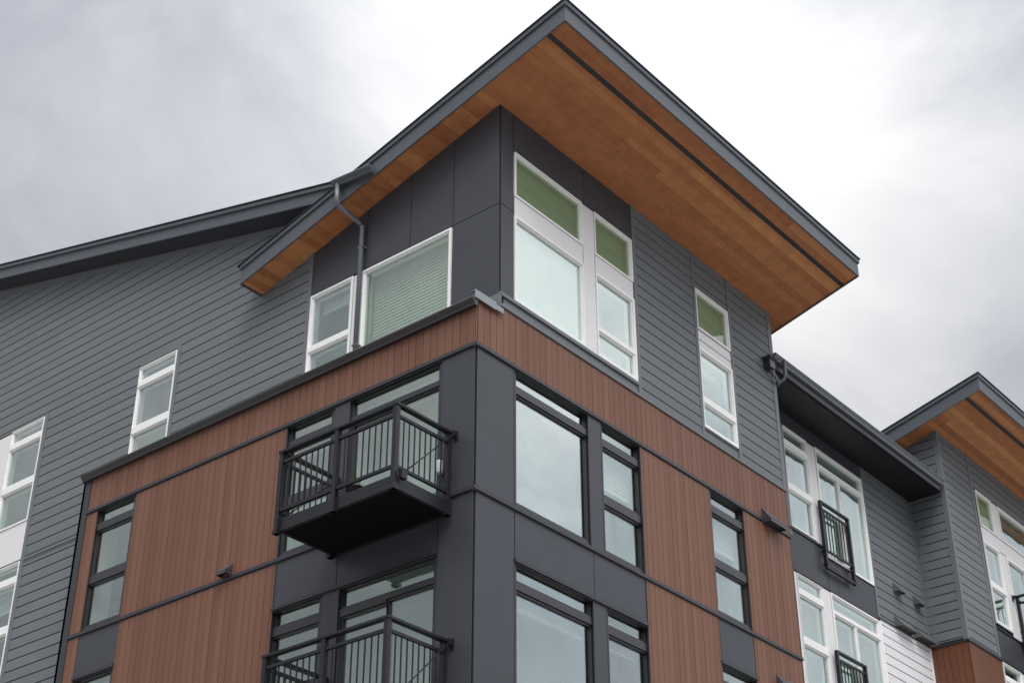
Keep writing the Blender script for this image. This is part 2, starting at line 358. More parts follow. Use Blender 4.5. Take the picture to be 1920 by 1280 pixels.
def window(F, u0, u1, v0, v1, glass, white=False, blind=1.0, name='window', gm='glass', rm='room', proud=None, label=None, inset=None, slat=0.062):
    """glass: list of (u0,u1,v0,v1) seen glass rectangles"""
    holes[FN[id(F)]].append((u0 + 0.004, u1 - 0.004, v0 + 0.004, v1 - 0.004))
    fm = 'whitef' if white else 'darkf'
    wf = 0.034 if white else -0.008        # face of the outer frame
    ws = 0.012 if white else -0.030        # face of the sashes
    b = NB(); wp = ws - 0.035
    su, sv = (1.2, 0.9) if F.axis == 'y' else (0.82, 0.78)
    glass = [(g[0] - su * ws, min(g[1] - su * wp * 0.9, u1 - 0.012), g[2] - sv * ws, min(g[3] - sv * wp * 0.8, v1 - 0.012)) for g in glass]
    outer = [(u0, u1, v0, v1)]
    big = [(max(g[0] - 0.032, u0 + .008), min(g[1] + 0.032, u1 - .008), max(g[2] - 0.032, v0 + .008), min(g[3] + 0.03, v1 - .008)) for g in glass]
    region(b, F, outer, big, -0.16, wf)
    for g, q in zip(glass, big):
        region(b, F, [(q[0] + 0.001, q[1] - 0.001, q[2] + 0.001, q[3] - 0.001)], [g], -0.14, ws)
    o = link(name, b, fm, B)
    if label: o['label'] = label
    for g in glass:
        b = NB()
        region(b, F, [(g[0] - 0.003, g[1] + 0.003, g[2] - 0.003, g[3] + 0.003)], [], wp - 0.006, wp)
        link('pane', b, gm, o)
    if blind > 0:
        b = NB(); z = v1 - 0.10; zb = v1 - 0.06 - (v1 - v0 - 0.1) * blind
        if slat is None: region(b, F, [(u0 + .04, u1 - .03, zb, v1 + .02)], [], -0.10, -0.096); zb = z + 1
        while z > zb:
            p = [F.P(u0 + .05, z - slat * .48, -0.220), F.P(u1 - .05, z - slat * .48, -0.220), F.P(u1 - .05, z + slat * .48, -0.232), F.P(u0 + .05, z + slat * .48, -0.232)]
            b.faces.new([b.verts.new(q) for q in p]); z -= slat
        if blind < 0.97 and slat: box(b, F, u0 + .05, u1 - .05, zb - 0.03, zb + 0.012, -0.24, -0.20)
        link('blind', b, 'blind', o, recalc=False)
    room(F, u0, u1, v0, v1, -0.15, 0.42, rm, o)
    return o
def triple(F, u0, h, width=1.03, flip=False, **k):
    """tall three-light window, head at height h; reading u increasing"""
    a, c = u0 + 0.055, u0 + width - 0.075
    if flip: a, c = u0 + 0.075, u0 + width - 0.055
    g = [(a, c, h - 0.29, h - 0.09), (a, c, h - 1.25, h - 0.49), (a, c, h - 2.17, h - 1.47)]
    return window(F, u0, u0 + width + (0 if k.get('white') else .04), h - 2.23, h - 0.03, g, **k)
bl = [0.72, 0.92, 0.45, 0.8]
for fl in range(3):
    h = -3.05 * fl
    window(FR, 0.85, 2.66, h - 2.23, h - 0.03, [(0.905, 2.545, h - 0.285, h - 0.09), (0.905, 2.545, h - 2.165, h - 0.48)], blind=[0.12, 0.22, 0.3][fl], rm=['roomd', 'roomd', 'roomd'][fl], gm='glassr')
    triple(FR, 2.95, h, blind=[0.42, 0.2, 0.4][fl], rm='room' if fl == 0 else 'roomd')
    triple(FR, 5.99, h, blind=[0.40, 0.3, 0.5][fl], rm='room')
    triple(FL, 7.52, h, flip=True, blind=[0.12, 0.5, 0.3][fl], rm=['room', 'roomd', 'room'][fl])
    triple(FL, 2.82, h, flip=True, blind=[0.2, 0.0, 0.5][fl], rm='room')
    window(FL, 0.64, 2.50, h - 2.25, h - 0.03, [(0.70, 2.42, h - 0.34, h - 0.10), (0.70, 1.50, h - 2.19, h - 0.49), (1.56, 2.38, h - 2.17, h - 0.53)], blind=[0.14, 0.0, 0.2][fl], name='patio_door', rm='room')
# tower, right front
window(FR, 0.85, 2.60, 3.11, 3.98, [(0.925, 2.525, 3.185, 3.90)], white=True, blind=0.99, gm='glassg', slat=None)
window(FR, 0.85, 2.60, 1.16, 2.74, [(0.925, 2.52, 1.235, 2.655)], white=True, blind=0.99, rm='room', slat=None)
window(FR, 2.94, 4.02, 3.11, 3.98, [(3.01, 3.93, 3.185, 3.90)], white=True, blind=0.99, gm='glassg', slat=None)
window(FR, 2.94, 4.02, 1.16, 2.76, [(3.01, 3.91, 1.76, 2.66), (3.01, 3.91, 1.25, 1.60)], white=True, blind=0.0, rm='room')
window(FR, 5.98, 7.05, 3.14, 4.00, [(6.05, 6.96, 3.22, 3.92)], white=True, blind=0.80, gm='glassg', slat=None)
window(FR, 5.98, 7.05, 1.15, 2.76, [(6.05, 6.95, 1.80, 2.66), (6.05, 6.95, 1.24, 1.60)], white=True, blind=0.12, rm='room')
b = NB(); tube(b, [FR.P(3.62, 1.66, -0.45), FR.P(3.62, 1.66, -0.49)], 0.05, n=16)
lm = bpy.data.materials.new('lit_lamp'); lm.use_nodes = True; lb = lm.node_tree.nodes['Principled BSDF']; lb.inputs['Emission Color'].default_value = (1, 0.93, 0.8, 1); lb.inputs['Emission Strength'].default_value = 4
link('room_lamp', b, lm, [o for o in B.children if o.name.startswith('window')][-3])
# tower, left front
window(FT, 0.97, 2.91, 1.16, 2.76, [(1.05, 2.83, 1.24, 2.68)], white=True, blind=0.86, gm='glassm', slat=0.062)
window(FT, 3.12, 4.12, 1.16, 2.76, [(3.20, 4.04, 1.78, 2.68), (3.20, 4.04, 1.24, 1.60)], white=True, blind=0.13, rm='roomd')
# long wing
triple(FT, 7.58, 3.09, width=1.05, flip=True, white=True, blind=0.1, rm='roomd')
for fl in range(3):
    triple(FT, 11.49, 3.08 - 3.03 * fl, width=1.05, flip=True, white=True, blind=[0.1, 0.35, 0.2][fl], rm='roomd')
# recess
for fl, h in enumerate((3.30, 0.13, -2.95)):
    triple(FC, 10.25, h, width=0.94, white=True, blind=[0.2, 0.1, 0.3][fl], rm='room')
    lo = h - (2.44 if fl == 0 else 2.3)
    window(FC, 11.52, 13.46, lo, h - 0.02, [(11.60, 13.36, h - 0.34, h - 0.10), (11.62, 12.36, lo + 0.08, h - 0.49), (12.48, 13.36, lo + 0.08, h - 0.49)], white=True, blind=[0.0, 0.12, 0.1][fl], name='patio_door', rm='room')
# far tower
window(FR, 17.48, 18.30, 3.42, 4.31, [(17.55, 18.22, 3.50, 4.23)], white=True, blind=0.8, gm='glassg', slat=None, rm='room')
window(FR, 18.64, 20.60, 3.42, 4.31, [(18.72, 20.52, 3.50, 4.23)], white=True, blind=0.0)
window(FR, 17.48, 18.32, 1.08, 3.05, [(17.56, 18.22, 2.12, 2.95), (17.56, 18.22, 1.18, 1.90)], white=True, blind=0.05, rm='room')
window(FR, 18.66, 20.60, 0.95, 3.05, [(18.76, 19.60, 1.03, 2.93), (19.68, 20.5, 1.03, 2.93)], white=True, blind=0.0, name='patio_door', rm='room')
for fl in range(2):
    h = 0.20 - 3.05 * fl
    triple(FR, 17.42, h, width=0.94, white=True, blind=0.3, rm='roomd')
    window(FR, 18.66, 20.60, h - 2.23, h - 0.02, [(18.76, 20.5, h - 0.34, h - 0.10), (18.76, 19.60, h - 2.15, h - 0.49), (19.68, 20.5, h - 2.15, h - 0.49)], white=True, blind=0.2, name='patio_door', rm='roomd')

# ---- roof planes
k_ = 0.2626
soff = lambda y: 4.75 - k_ * y              # corner tower soffit
soff2 = lambda y: 5.14 - k_ * y             # far tower soffit
msof = lambda y: 3.28 + 0.2665 * y          # long wing soffit, rising away
YR = 22.0
# ---- structural walls behind the cladding
b = NB()
region(b, FR, [(0.22, 8.60, -H, 0.80), (0.53, 8.60, 0.80, 4.70)], holes['FR'], -0.20, 0.0)
region(b, FR, [(15.79, 26.0, -H, 5.10)], holes['FR'], -0.20, 0.0)
link('wall', b, 'backing', B)
b = NB(); region(b, FL, [(0.0, 9.10, -H, 0.82)], holes['FL'], -0.20, 0.0); link('wall', b, 'backing', B)
b = NB(); region(b, FT, [(0.2, 4.2, 0.84, 3.399), (4.2, YR, -H, 4.2)], holes['FT'], -0.20, 0.0)
prism(b, FT, [(0.0, 3.4), (4.2, 3.4), (4.2, soff(4.2) + .1), (0.0, soff(0) + .02)], -0.20, 0.0)
prism(b, FT, [(4.2, 4.2), (YR, 4.2), (YR, msof(YR) + .05), (4.2, msof(4.2) + .1)], -0.20, 0.0)
link('wall', b, 'backing', B)
b = NB(); region(b, FC, [(8.6, 15.79, -H, 3.75)], holes['FC'], -0.20, 0.0); link('wall', b, 'backing', B)
b = NB(); prism(b, FS, [(0.22, -H), (0.648, -H), (0.648, soff2(.648)), (0.22, soff2(.22))], -0.2, 0.0); prism(b, FS, [(0.65, 3.0), (5.5, 3.0), (5.5, soff2(5.5)), (0.65, soff2(.65))], -0.2, 0.0)
prism(b, FZ, [(0.2, -H), (5.5, -H), (5.5, soff(5.5)), (0.2, soff(0.2))], -0.2, 0.0)
wbox(b, 0.0, 0.52, 9.0, 9.1, -H, 0.8); wbox(b, 0.5, 8.6, 9.0, YR, -H, -H + 0.3)
link('wall', b, 'backing', B)

# ---- dark panels
G = 0.0065
def panels(F, lst, m='panel', top=None, w=0.014, name='panel'):
    for (u0, u1, v0, v1) in lst:
        b = NB(); cpanel(b, F, u0 + G, u1 - G, v0 + G, v1 - G, top, 0.0, w); link(name, b, m, B)
panels(FR, [(0.525, 0.83, 2.79, 4.74), (0.525, 0.83, 1.13, 2.79), (0.83, 2.67, 3.99, 4.745), (2.67, 4.05, 3.99, 4.745)])
panels(FT, [(0.0, 0.96, 1.10, 2.79), (0.0, 0.956, 2.79, 5), (0.956, 1.876, 2.79, 5), (1.876, 2.87, 2.79, 5), (2.87, 4.14, 2.79, 5)], top=lambda y: soff(y) + .005)
lst = []
for fl in range(4):
    h = -3.05 * fl
    lst += ([(0.014, 0.845, -2.26, 0)] if fl == 0 else []) + [(0.014, 0.845, h - 5.31, h - 2.30), (0.85, 2.67, h - 3.02, h - 2.30), (2.67, 3.975, h - 3.02, h - 2.30), (2.625, 2.945, h - 2.26, h - 0.0), (6.0, 7.02, h - 3.02, h - 2.30)]
panels(FR, lst)
lst = []
for fl in range(4):
    h = -3.05 * fl
    lst += ([(0.0, 0.635, -2.26, 0)] if fl == 0 else []) + [(0.0, 0.638, h - 5.31, h - 2.30), (0.64, 2.56, h - 3.02, h - 2.30), (2.56, 3.855, h - 3.02, h - 2.30), (2.485, 2.815, h - 2.26, h), (7.52, 8.55, h - 3.02, h - 2.30)]
panels(FL, lst)
panels(FC, [(8.65, 11.52, 3.30, 3.60), (11.52, 13.46, 3.30, 3.60), (8.65, 11.515, 0.16, 1.0), (11.52, 11.90, 0.16, 0.84), (11.90, 13.46, 0.16, 0.84), (8.65, 11.52, -3.0, -2.2), (11.52, 13.46, -3.0, -2.2), (8.65, 10.05, 0.84, 3.3), (8.65, 10.05, -2.2, 0.16)])
panels(FR, [(17.40, 20.65, 0.25, 0.94), (17.40, 20.65, -2.85, -2.05)])

# ---- white trim panels
panels(FR, [(0.85, 2.63, 2.745, 3.105), (2.605, 2.935, 1.16, 3.98), (2.94, 4.02, 2.765, 3.105)], 'whitep', w=0.018, name='white_panel')
panels(FT, [(2.915, 3.115, 1.10, 2.76)], 'whitep', w=0.016, name='white_panel')
panels(FT, [(12.545, 15.2, 0.06, 3.04), (11.49, 12.54, 0.06, 0.85), (12.545, 15.2, -3.0, 0.0), (11.49, 12.54, -2.95, -2.18)], 'whitep', w=0.016, name='white_panel')
panels(FC, [(11.195, 11.515, 1.04, 3.27), (11.195, 11.515, -2.2, 0.12), (10.08, 10.245, -2.2, 0.12)], 'whitep', w=0.016, name='white_panel')
panels(FR, [(17.48, 20.6, 3.06, 3.41), (18.305, 18.635, 3.42, 4.31), (18.325, 18.655, 0.98, 3.05), (18.365, 18.655, -2.0, 0.18)], 'whitep', w=0.016, name='white_panel')

# ---- lap siding
b = NB(); lap(b, FR, 4.12, 5.90, 0.93, 4.745); lap(b, FR, 5.97, 7.05, 4.01, 4.745); lap(b, FR, 7.14, 8.51, 0.93, 4.745); lap(b, FR, 4.03, 4.04, 0.93, 1.12)
lap(b, FR, 0.60, 4.04, 0.93, 1.12, W=0.01); lap(b, FR, 5.97, 7.05, 0.93, 1.12, W=0.012)
link('siding', b, 'siding', B)
b = NB(); lap(b, FR, 5.98, 7.05, 2.765, 3.135, W=0.02); link('siding', b, 'whitep', B)['label'] = 'white lap boards between the two lights of the tall window'
b = NB(); lap(b, FT, 4.21, YR, -H + .2, 12, holes=[(7.49, 8.63, 0.8, 3.14), (11.40, 15.2, -9, 3.10)], top=lambda y: (msof(y) + 0.01))
link('siding', b, 'siding', B)
b = NB(); lap(b, FC, 13.55, 15.75, 0.20, 3.6); link('siding', b, 'siding', B)
b = NB(); lap(b, FC, 13.55, 15.75, -9, 0.19, W=0.016); link('siding', b, 'white_siding', B)['label'] = 'white painted lap siding'
b = NB(); lap(b, FS, 0.08, 0.83, 0.25, 6, top=lambda y: soff2(y)); lap(b, FS, 0.83, 5.4, 3.2, 6, top=lambda y: soff2(y)); link('siding', b, 'siding', B)
b = NB(); lap(b, FR, 15.86, 17.25, 0.25, 5.13); lap(b, FR, 17.36, 26, 4.32, 5.13); lap(b, FR, 20.75, 26, -9, 4.32); link('siding', b, 'siding', B)

# ---- grey trim boards round the siding
b = NB()
T = 0.030
box(b, FR, 4.035, 4.12, 0.93, 4.745, 0, T); box(b, FR, 5.90, 5.972, 0.93, 4.745, 0, T); box(b, FR, 7.06, 7.14, 0.93, 4.745, 0, T)
box(b, FR, 8.51, 8.63, 0.90, 4.745, 0, T)
box(b, FT, -0.038, 3.0, 0.88, 1.12, 0, T - .002); box(b, FR, 0.50, 4.034, 1.095, 1.15, 0, T + .008); box(b, FR, 0.50, 8.63, 0.895, 0.945, 0, T + 0.014)
islands('trim', b, 'trimgrey', B)
b = NB()
prism(b, FT, [(4.13, 0.84), (4.21, 0.84), (4.21, soff(4.21)), (4.13, soff(4.13))], 0, T)
box(b, FT, 7.49, 7.575, 0.84, 3.13, 0, T); box(b, FT, 7.576, 8.64, 3.095, 3.14, 0, T - .004)
box(b, FT, 11.38, 11.485, -9, 3.11, 0, T); box(b, FT, 11.486, 15.2, 3.06, 3.11, 0, T - .004)
box(b, FT, 9.10, 11.38, 0.0, 0.055, 0, T + .01); box(b, FT, 9.10, 11.38, -0.035, -0.002, 0, T - .002); box(b, FT, 9.10, 11.38, -2.98, -2.93, 0, T + .01)
islands('trim', b, 'trimgrey', B)
b = NB(); box(b, FC, 13.462, 13.55, 0.18, 3.6, 0, T); box(b, FC, 10.06, 10.245, 0.86, 3.3, 0, T - .008); box(b, FC, 15.70, 15.785, 0.2, 3.6, 0, T)
box(b, FS, 0.0, 0.08, 0.2, 5.13, 0, T); box(b, FR, 15.76, 15.86, 0.2, 5.13, 0, T); box(b, FR, 17.25, 17.36, 0.24, 5.13, 0, T + .002)
islands('trim', b, 'trimgrey', B)
b = NB(); box(b, FC, 13.48, 13.55, -9, 0.12, 0, T); box(b, FC, 15.70, 15.78, -9, 0.19, 0, T - .005); islands('trim', b, 'whitef', B)

# ---- brown vertical boards
b = NB()
hr = [(-1.0, 3.98, -H, 0.0)] + [(5.985, 7.035, -3.05 * f - 3.05, -3.05 * f) for f in range(4)]
planks(b, FR, 0.021, 8.575, -H + .2, 0.885, holes=hr)
link('wood_cladding', b, 'brown', B)
b = NB()
hl = [(-1.0, 3.855, -H, 0.0)] + [(7.51, 8.56, -3.05 * f - 3.05, -3.05 * f) for f in range(4)]
planks(b, FL, -0.018, 8.84, -H + .2, 0.80, holes=hl)
link('wood_cladding', b, 'brown', B)
b = NB(); planks(b, FS, 0.003, 0.84, -H + .2, 0.17, pitch=0.145); link('wood_cladding', b, 'brownd', B)
b = NB(); planks(b, FR, 15.79, 17.38, -H + .2, 0.17, pitch=0.145); link('wood_cladding', b, 'brownd', B)

# ---- dark metal trims
b = NB()
def band(F, u0, u1, v, hh=0.055, w=0.045): 
    box(b, F, u0, u1, v - hh / 2, v + hh / 2, 0, w); box(b, F, u0, u1, v - hh / 2 - 0.022, v - hh / 2 - 0.001, 0, w * 0.45)
for fl in range(4):
    h = -3.05 * fl
    if fl == 0: band(FR, -0.045, 8.60, h); band(FL, 0.0, 8.84, h)
    band(FR, -0.045, 8.60, h - 2.28); band(FL, 0.0, 8.84, h - 2.28)
    band(FR, 0.84, 3.985, h - 3.05); band(FL, 0.63, 3.865, h - 3.05); band(FR, 5.98, 7.04, h - 3.05); band(FL, 7.51, 8.56, h - 3.05)
box(b, FL, 8.842, 8.99, -H, 0.80, 0, 0.035)
box(b, FR, 8.578, 8.60, -H, 0.86, 0, 0.022)
for fl in range(4):
    h = -3.05 * fl
    box(b, FR, 0.838, 0.85, h - 2.25, h - 0.03, 0, 0.02); box(b, FR, 2.618, 2.63, h - 2.25, h - 0.03, 0, 0.018); box(b, FR, 2.94, 2.952, h - 2.25, h - 0.03, 0, 0.018)
box(b, FR, 3.976, 3.99, -12, -0.03, 0, 0.024); box(b, FL, 3.848, 3.862, -12, -0.03, 0, 0.024)
box(b, FC, 8.65, 11.515, 1.002, 1.04, 0, 0.04); box(b, FC, 11.52, 13.46, 0.842, 0.865, 0, 0.03); box(b, FC, 8.65, 13.47, 0.13, 0.16, 0, 0.035)
box(b, FC, 13.47, 15.78, 0.185, 0.205, 0, 0.04); box(b, FS, -0.045, 0.848, 0.172, 0.212, 0, 0.045); box(b, FR, 15.79, 17.40, 0.17, 0.22, 0, 0.045)
box(b, FR, 17.40, 20.65, 0.945, 0.975, 0, 0.04); box(b, FR, 17.40, 20.65, 0.215, 0.245, 0, 0.035)
islands('trim', b, 'trim', B)

# ---- small low roof over the brown volume, gutter and flashings
b = NB()
def gutter_profile(bm, F, u0, u1, vt, depth, height, w_in=0.0):
    prof = [(w_in, vt), (w_in + depth, vt), (w_in + depth + .012, vt - .02), (w_in + depth - .004, vt - height * .35), (w_in + depth * .62, vt - height * .72), (w_in + depth * .58, vt - height), (w_in, vt - height)]
    A = [bm.verts.new(F.P(u0, v, ww)) for ww, v in prof]; D = [bm.verts.new(F.P(u1, v, ww)) for ww, v in prof]
    bm.faces.new(A); bm.faces.new(D[::-1]); n = len(prof)
    for i in range(n): bm.faces.new([A[i], A[(i + 1) % n], D[(i + 1) % n], D[i]])
gutter_profile(b, FL, -0.05, 9.04, 0.735, 0.115, 0.115, 0.022)
link('gutter', b, 'gutter', B)
b = NB(); vs = [(0.0, 0.86), (0.52, 0.95), (0.52, 0.80), (0.0, 0.80)]
A = [b.verts.new((x, 0.025, z + H)) for x, z in vs]; D = [b.verts.new((x, 9.1, z + H)) for x, z in vs]; b.faces.new(A); b.faces.new(D[::-1])
for i in range(4): b.faces.new([A[i], A[(i + 1) % 4], D[(i + 1) % 4], D[i]])
wbox(b, -0.02, 0.52, -0.012, 0.02, 0.80, 0.86)
link('low_roof', b, 'trimgrey', B)
b = NB()
wbox(b, -0.10, 0.36, -0.074, -0.052, 0.73, 0.855); wbox(b, -0.10, 0.36, -0.074, 0.02, 0.856, 0.864); wbox(b, 0.361, 0.53, -0.074, -0.052, 0.745, 0.83)
link('flashing', b, 'flash', B)

# ---- sloping roofs
def slope_prism(bm, xs, ys, fz, h0, h1, h1b=None):
    vs = [bm.verts.new((x, y, fz(y) + (h0, h1)[k] + H)) for k in (0, 1) for y in ys for x in xs]
    for q in ((0, 1, 3, 2), (4, 6, 7, 5), (0, 4, 5, 1), (2, 3, 7, 6), (0, 2, 6, 4), (1, 5, 7, 3)): bm.faces.new([vs[i] for i in q])
def shed_roof(x0, x1, y0, y1, fz, stripw=True, tint='soffit', left=True):
    core = NB(); slope_prism(core, (x0 + .03, x1 - .03), (y0 + .03, y1 - .03), fz, 0.012, 0.36); r = link('roof', core, 'backing', B)
    s = NB(); sy = y0 + 0.36
    slope_prism(s, (x0 + .028, x1 - .028), (sy + .043, y1 - .028), fz, 0.0, 0.012); slope_prism(s, (x0 + .028, x1 - .028), (y0 + .028, sy - .043), fz, 0.0, 0.012); link('soffit', s, tint, r)
    s = NB(); slope_prism(s, (x0 + .028, x1 - .028), (sy - .043, sy + .043), fz, 0.004, 0.0115); link('soffit_vent', s, 'vstrip', r)
    f = NB()
    for a, c in (((x0, x0 + .028), (y0, y1)), ((x1 - .028, x1), (y0, y1)), ((x0 + .0285, x1 - .0285), (y0, y0 + .028)), ((x0 + .0285, x1 - .0285), (y1 - .028, y1))):
        slope_prism(f, a, c, fz, -0.025, 0.275)
    link('fascia', f, 'fascia', r)
    f = NB()
    for a, c in (((x0 - .03, x0 + .02), (y0 - .03, y1)), ((x1 - .02, x1 + .03), (y0 - .03, y1)), ((x0 + .0205, x1 - .0205), (y0 - .03, y0 + .02))):
        slope_prism(f, a, c, fz, 0.276, 0.36)
    link('drip_edge', f, 'fascia', r)
    f = NB(); slope_prism(f, (x0 - .05, x1 + .05), (y0 - .05, y1 + .06), fz, 0.361, 0.38); link('shingles', f, 'shingle', r)
    return r
shed_roof(0.0, 9.21, -1.73, 5.42, soff)
shed_roof(15.27, 27.0, -1.39, 5.40, soff2)
# long wing roof
core = NB(); slope_prism(core, (0.13, 9.0), (3.3, YR), msof, 0.012, 0.34); r = link('roof', core, 'backing', B)
s = NB(); slope_prism(s, (0.13, 0.52), (3.9, YR), msof, 0.0, 0.012); link('soffit', s, 'trim', r)
f = NB(); slope_prism(f, (0.08, 0.128), (3.0, YR), msof, 0.02, 0.255); link('fascia', f, 'fascia', r)
f = NB(); slope_prism(f, (0.04, 0.12), (3.0, YR), msof, 0.256, 0.33); slope_prism(f, (0.045, 9.0), (2.95, 3.3), msof, 0.2, 0.34); link('drip_edge', f, 'fascia', r)
f = NB(); slope_prism(f, (0.02, 9.0), (2.7, YR), msof, 0.341, 0.36); link('shingles', f, 'shingle', r)
f = NB(); prism(f, FT, [(4.25, msof(4.25) - .14), (YR, msof(YR) - .14), (YR, msof(YR)), (4.25, msof(4.25))], 0.0, 0.035); link('frieze_board', f, 'trimgrey', r)
# recess eave
core = NB()
vs = [(0.055, 3.62), (0.055, 3.83), (5.5, 4.3), (5.5, 3.62)]
A = [core.verts.new((8.63, y, z + H)) for y, z in vs]; D = [core.verts.new((15.72, y, z + H)) for y, z in vs]; core.faces.new(A); core.faces.new(D[::-1])
for i in range(4): core.faces.new([A[i], A[(i + 1) % 4], D[(i + 1) % 4], D[i]])
r = link('roof', core, 'trim', B)
f = NB(); wbox(f, 8.63, 15.6, 0.02, 0.054, 3.585, 3.83); link('fascia', f, 'trim', r)
f = NB(); wbox(f, 8.63, 15.73, 0.10, 0.85, 3.595, 3.618); link('soffit', f, 'rail', r)
b = NB(); gutter_profile(b, Face('y', 0.018, -1), 8.64, 15.70, 3.85, 0.10, 0.12); link('gutter', b, 'pipe', B)

# ---- valley gutter and downspout on the rake
b = NB()
A0, A1 = P_(-0.035, 3.14, 4.36), P_(-0.035, 2.24, 4.265)
prof = [(0, 0.0), (-.11, 0.0), (-.12, -.02), (-.105, -.05), (-.065, -.09), (-.06, -.12), (0, -.12)]
a = [b.verts.new(A0 + Vector((x, 0, z))) for x, z in prof]; c = [b.verts.new(A1 + Vector((x, 0, z))) for x, z in prof]
b.faces.new(a); b.faces.new(c[::-1])
for i in range(7): b.faces.new([a[i], a[(i + 1) % 7], c[(i + 1) % 7], c[i]])
link('gutter', b, 'fascia', B)
b = NB()
pts = [P_(-0.085, 3.03, 4.27), P_(-0.085, 3.03, 3.97), P_(-0.07, 3.03, 3.88), P_(-0.03, 3.02, 3.83), P_(0.38, 2.93, 3.68), P_(0.42, 2.92, 3.63), P_(0.435, 2.92, 3.55), P_(0.435, 2.92, 0.88)]
tube(b, pts, 0.042, n=12)
for z in (3.2, 1.3): wbox(b, 0.40, 0.52, 2.865, 2.975, z, z + .03)
link('downspout', b, 'pipe', B)
# ---- leader box with its pipe at the end of the tower
b = NB()
def taper(bm, x0, x1, y0, y1, z0, z1, e):
    vs = [bm.verts.new(P_(x, y, z)) for z, q in ((z0, 0), (z1, e)) for x, y in ((x0 - q, y0 - q), (x1 + q, y0 - q), (x1 + q, y1), (x0 - q, y1))]
    for q in ((0, 1, 2, 3), (4, 7, 6, 5), (0, 4, 5, 1), (1, 5, 6, 2), (2, 6, 7, 3), (3, 7, 4, 0)): bm.faces.new([vs[i] for i in q])
taper(b, 8.22, 8.40, -0.17, -0.032, 3.32, 3.50, 0.0); taper(b, 8.20, 8.42, -0.185, -0.032, 3.501, 3.54, 0.035)
rb = link('rainwater_box', b, 'gutter', B)
b = NB()
tube(b, [P_(8.34, -.10, 3.33), P_(8.44, -.10, 3.26), P_(8.62, -.09, 3.19), P_(8.72, 0.0, 3.17)], 0.034, n=12)
tube(b, [P_(8.95, -.07, 3.80), P_(8.95, -.07, 3.52), P_(8.94, -.05, 3.42), P_(8.90, 0.05, 3.34), P_(8.82, .25, 3.27), P_(8.72, .6, 3.18), P_(8.70, .78, 3.05), P_(8.70, .80, -12)], 0.036, n=12)
link('downspout', b, 'pipe', B)

# ---- vent hoods
def hood(F, u0, u1, v0, v1, d, m, lip=0.04):
    b = NB(); t = 0.008
    # sloping top plate, two triangular cheeks, front lip; open underneath
    def quad(ps): b.faces.new([b.verts.new(F.P(*p)) for p in ps])
    w = 0.02
    quad([(u0, v1, w), (u1, v1, w), (u1, v0 + lip, w + d), (u0, v0 + lip, w + d)])
    quad([(u0, v0 + lip, w + d), (u1, v0 + lip, w + d), (u1, v0, w + d), (u0, v0, w + d)])
    for u in (u0, u1): b.faces.new([b.verts.new(F.P(*p)) for p in ((u, v1, w), (u, v0 + lip, w + d), (u, v0, w + d), (u, v0, w))])
    quad([(u0, v0 + .05, w), (u1, v0 + .05, w), (u1, v0 + .05, w + d), (u0, v0 + .05, w + d)])
    o = link('vent_hood', b, m, B); s = o.modifiers.new('t', 'SOLIDIFY'); s.thickness = t; return o
hood(FR, 7.66, 8.20, -0.05, 0.24, 0.17, 'vent'); hood(FR, 7.66, 8.20, -3.10, -2.81, 0.17, 'vent')
hood(FL, 4.84, 5.06, -2.23, -2.06, 0.13, 'vent')
hood(FC, 14.33, 14.60, 1.02, 1.22, 0.14, 'ventg'); hood(FC, 15.22, 15.48, 1.02, 1.22, 0.14, 'ventg')
hood(FC, 14.20, 14.86, 0.22, 0.46, 0.17, 'ventg'); hood(FC, 15.06, 15.68, 0.22, 0.46, 0.17, 'ventg')

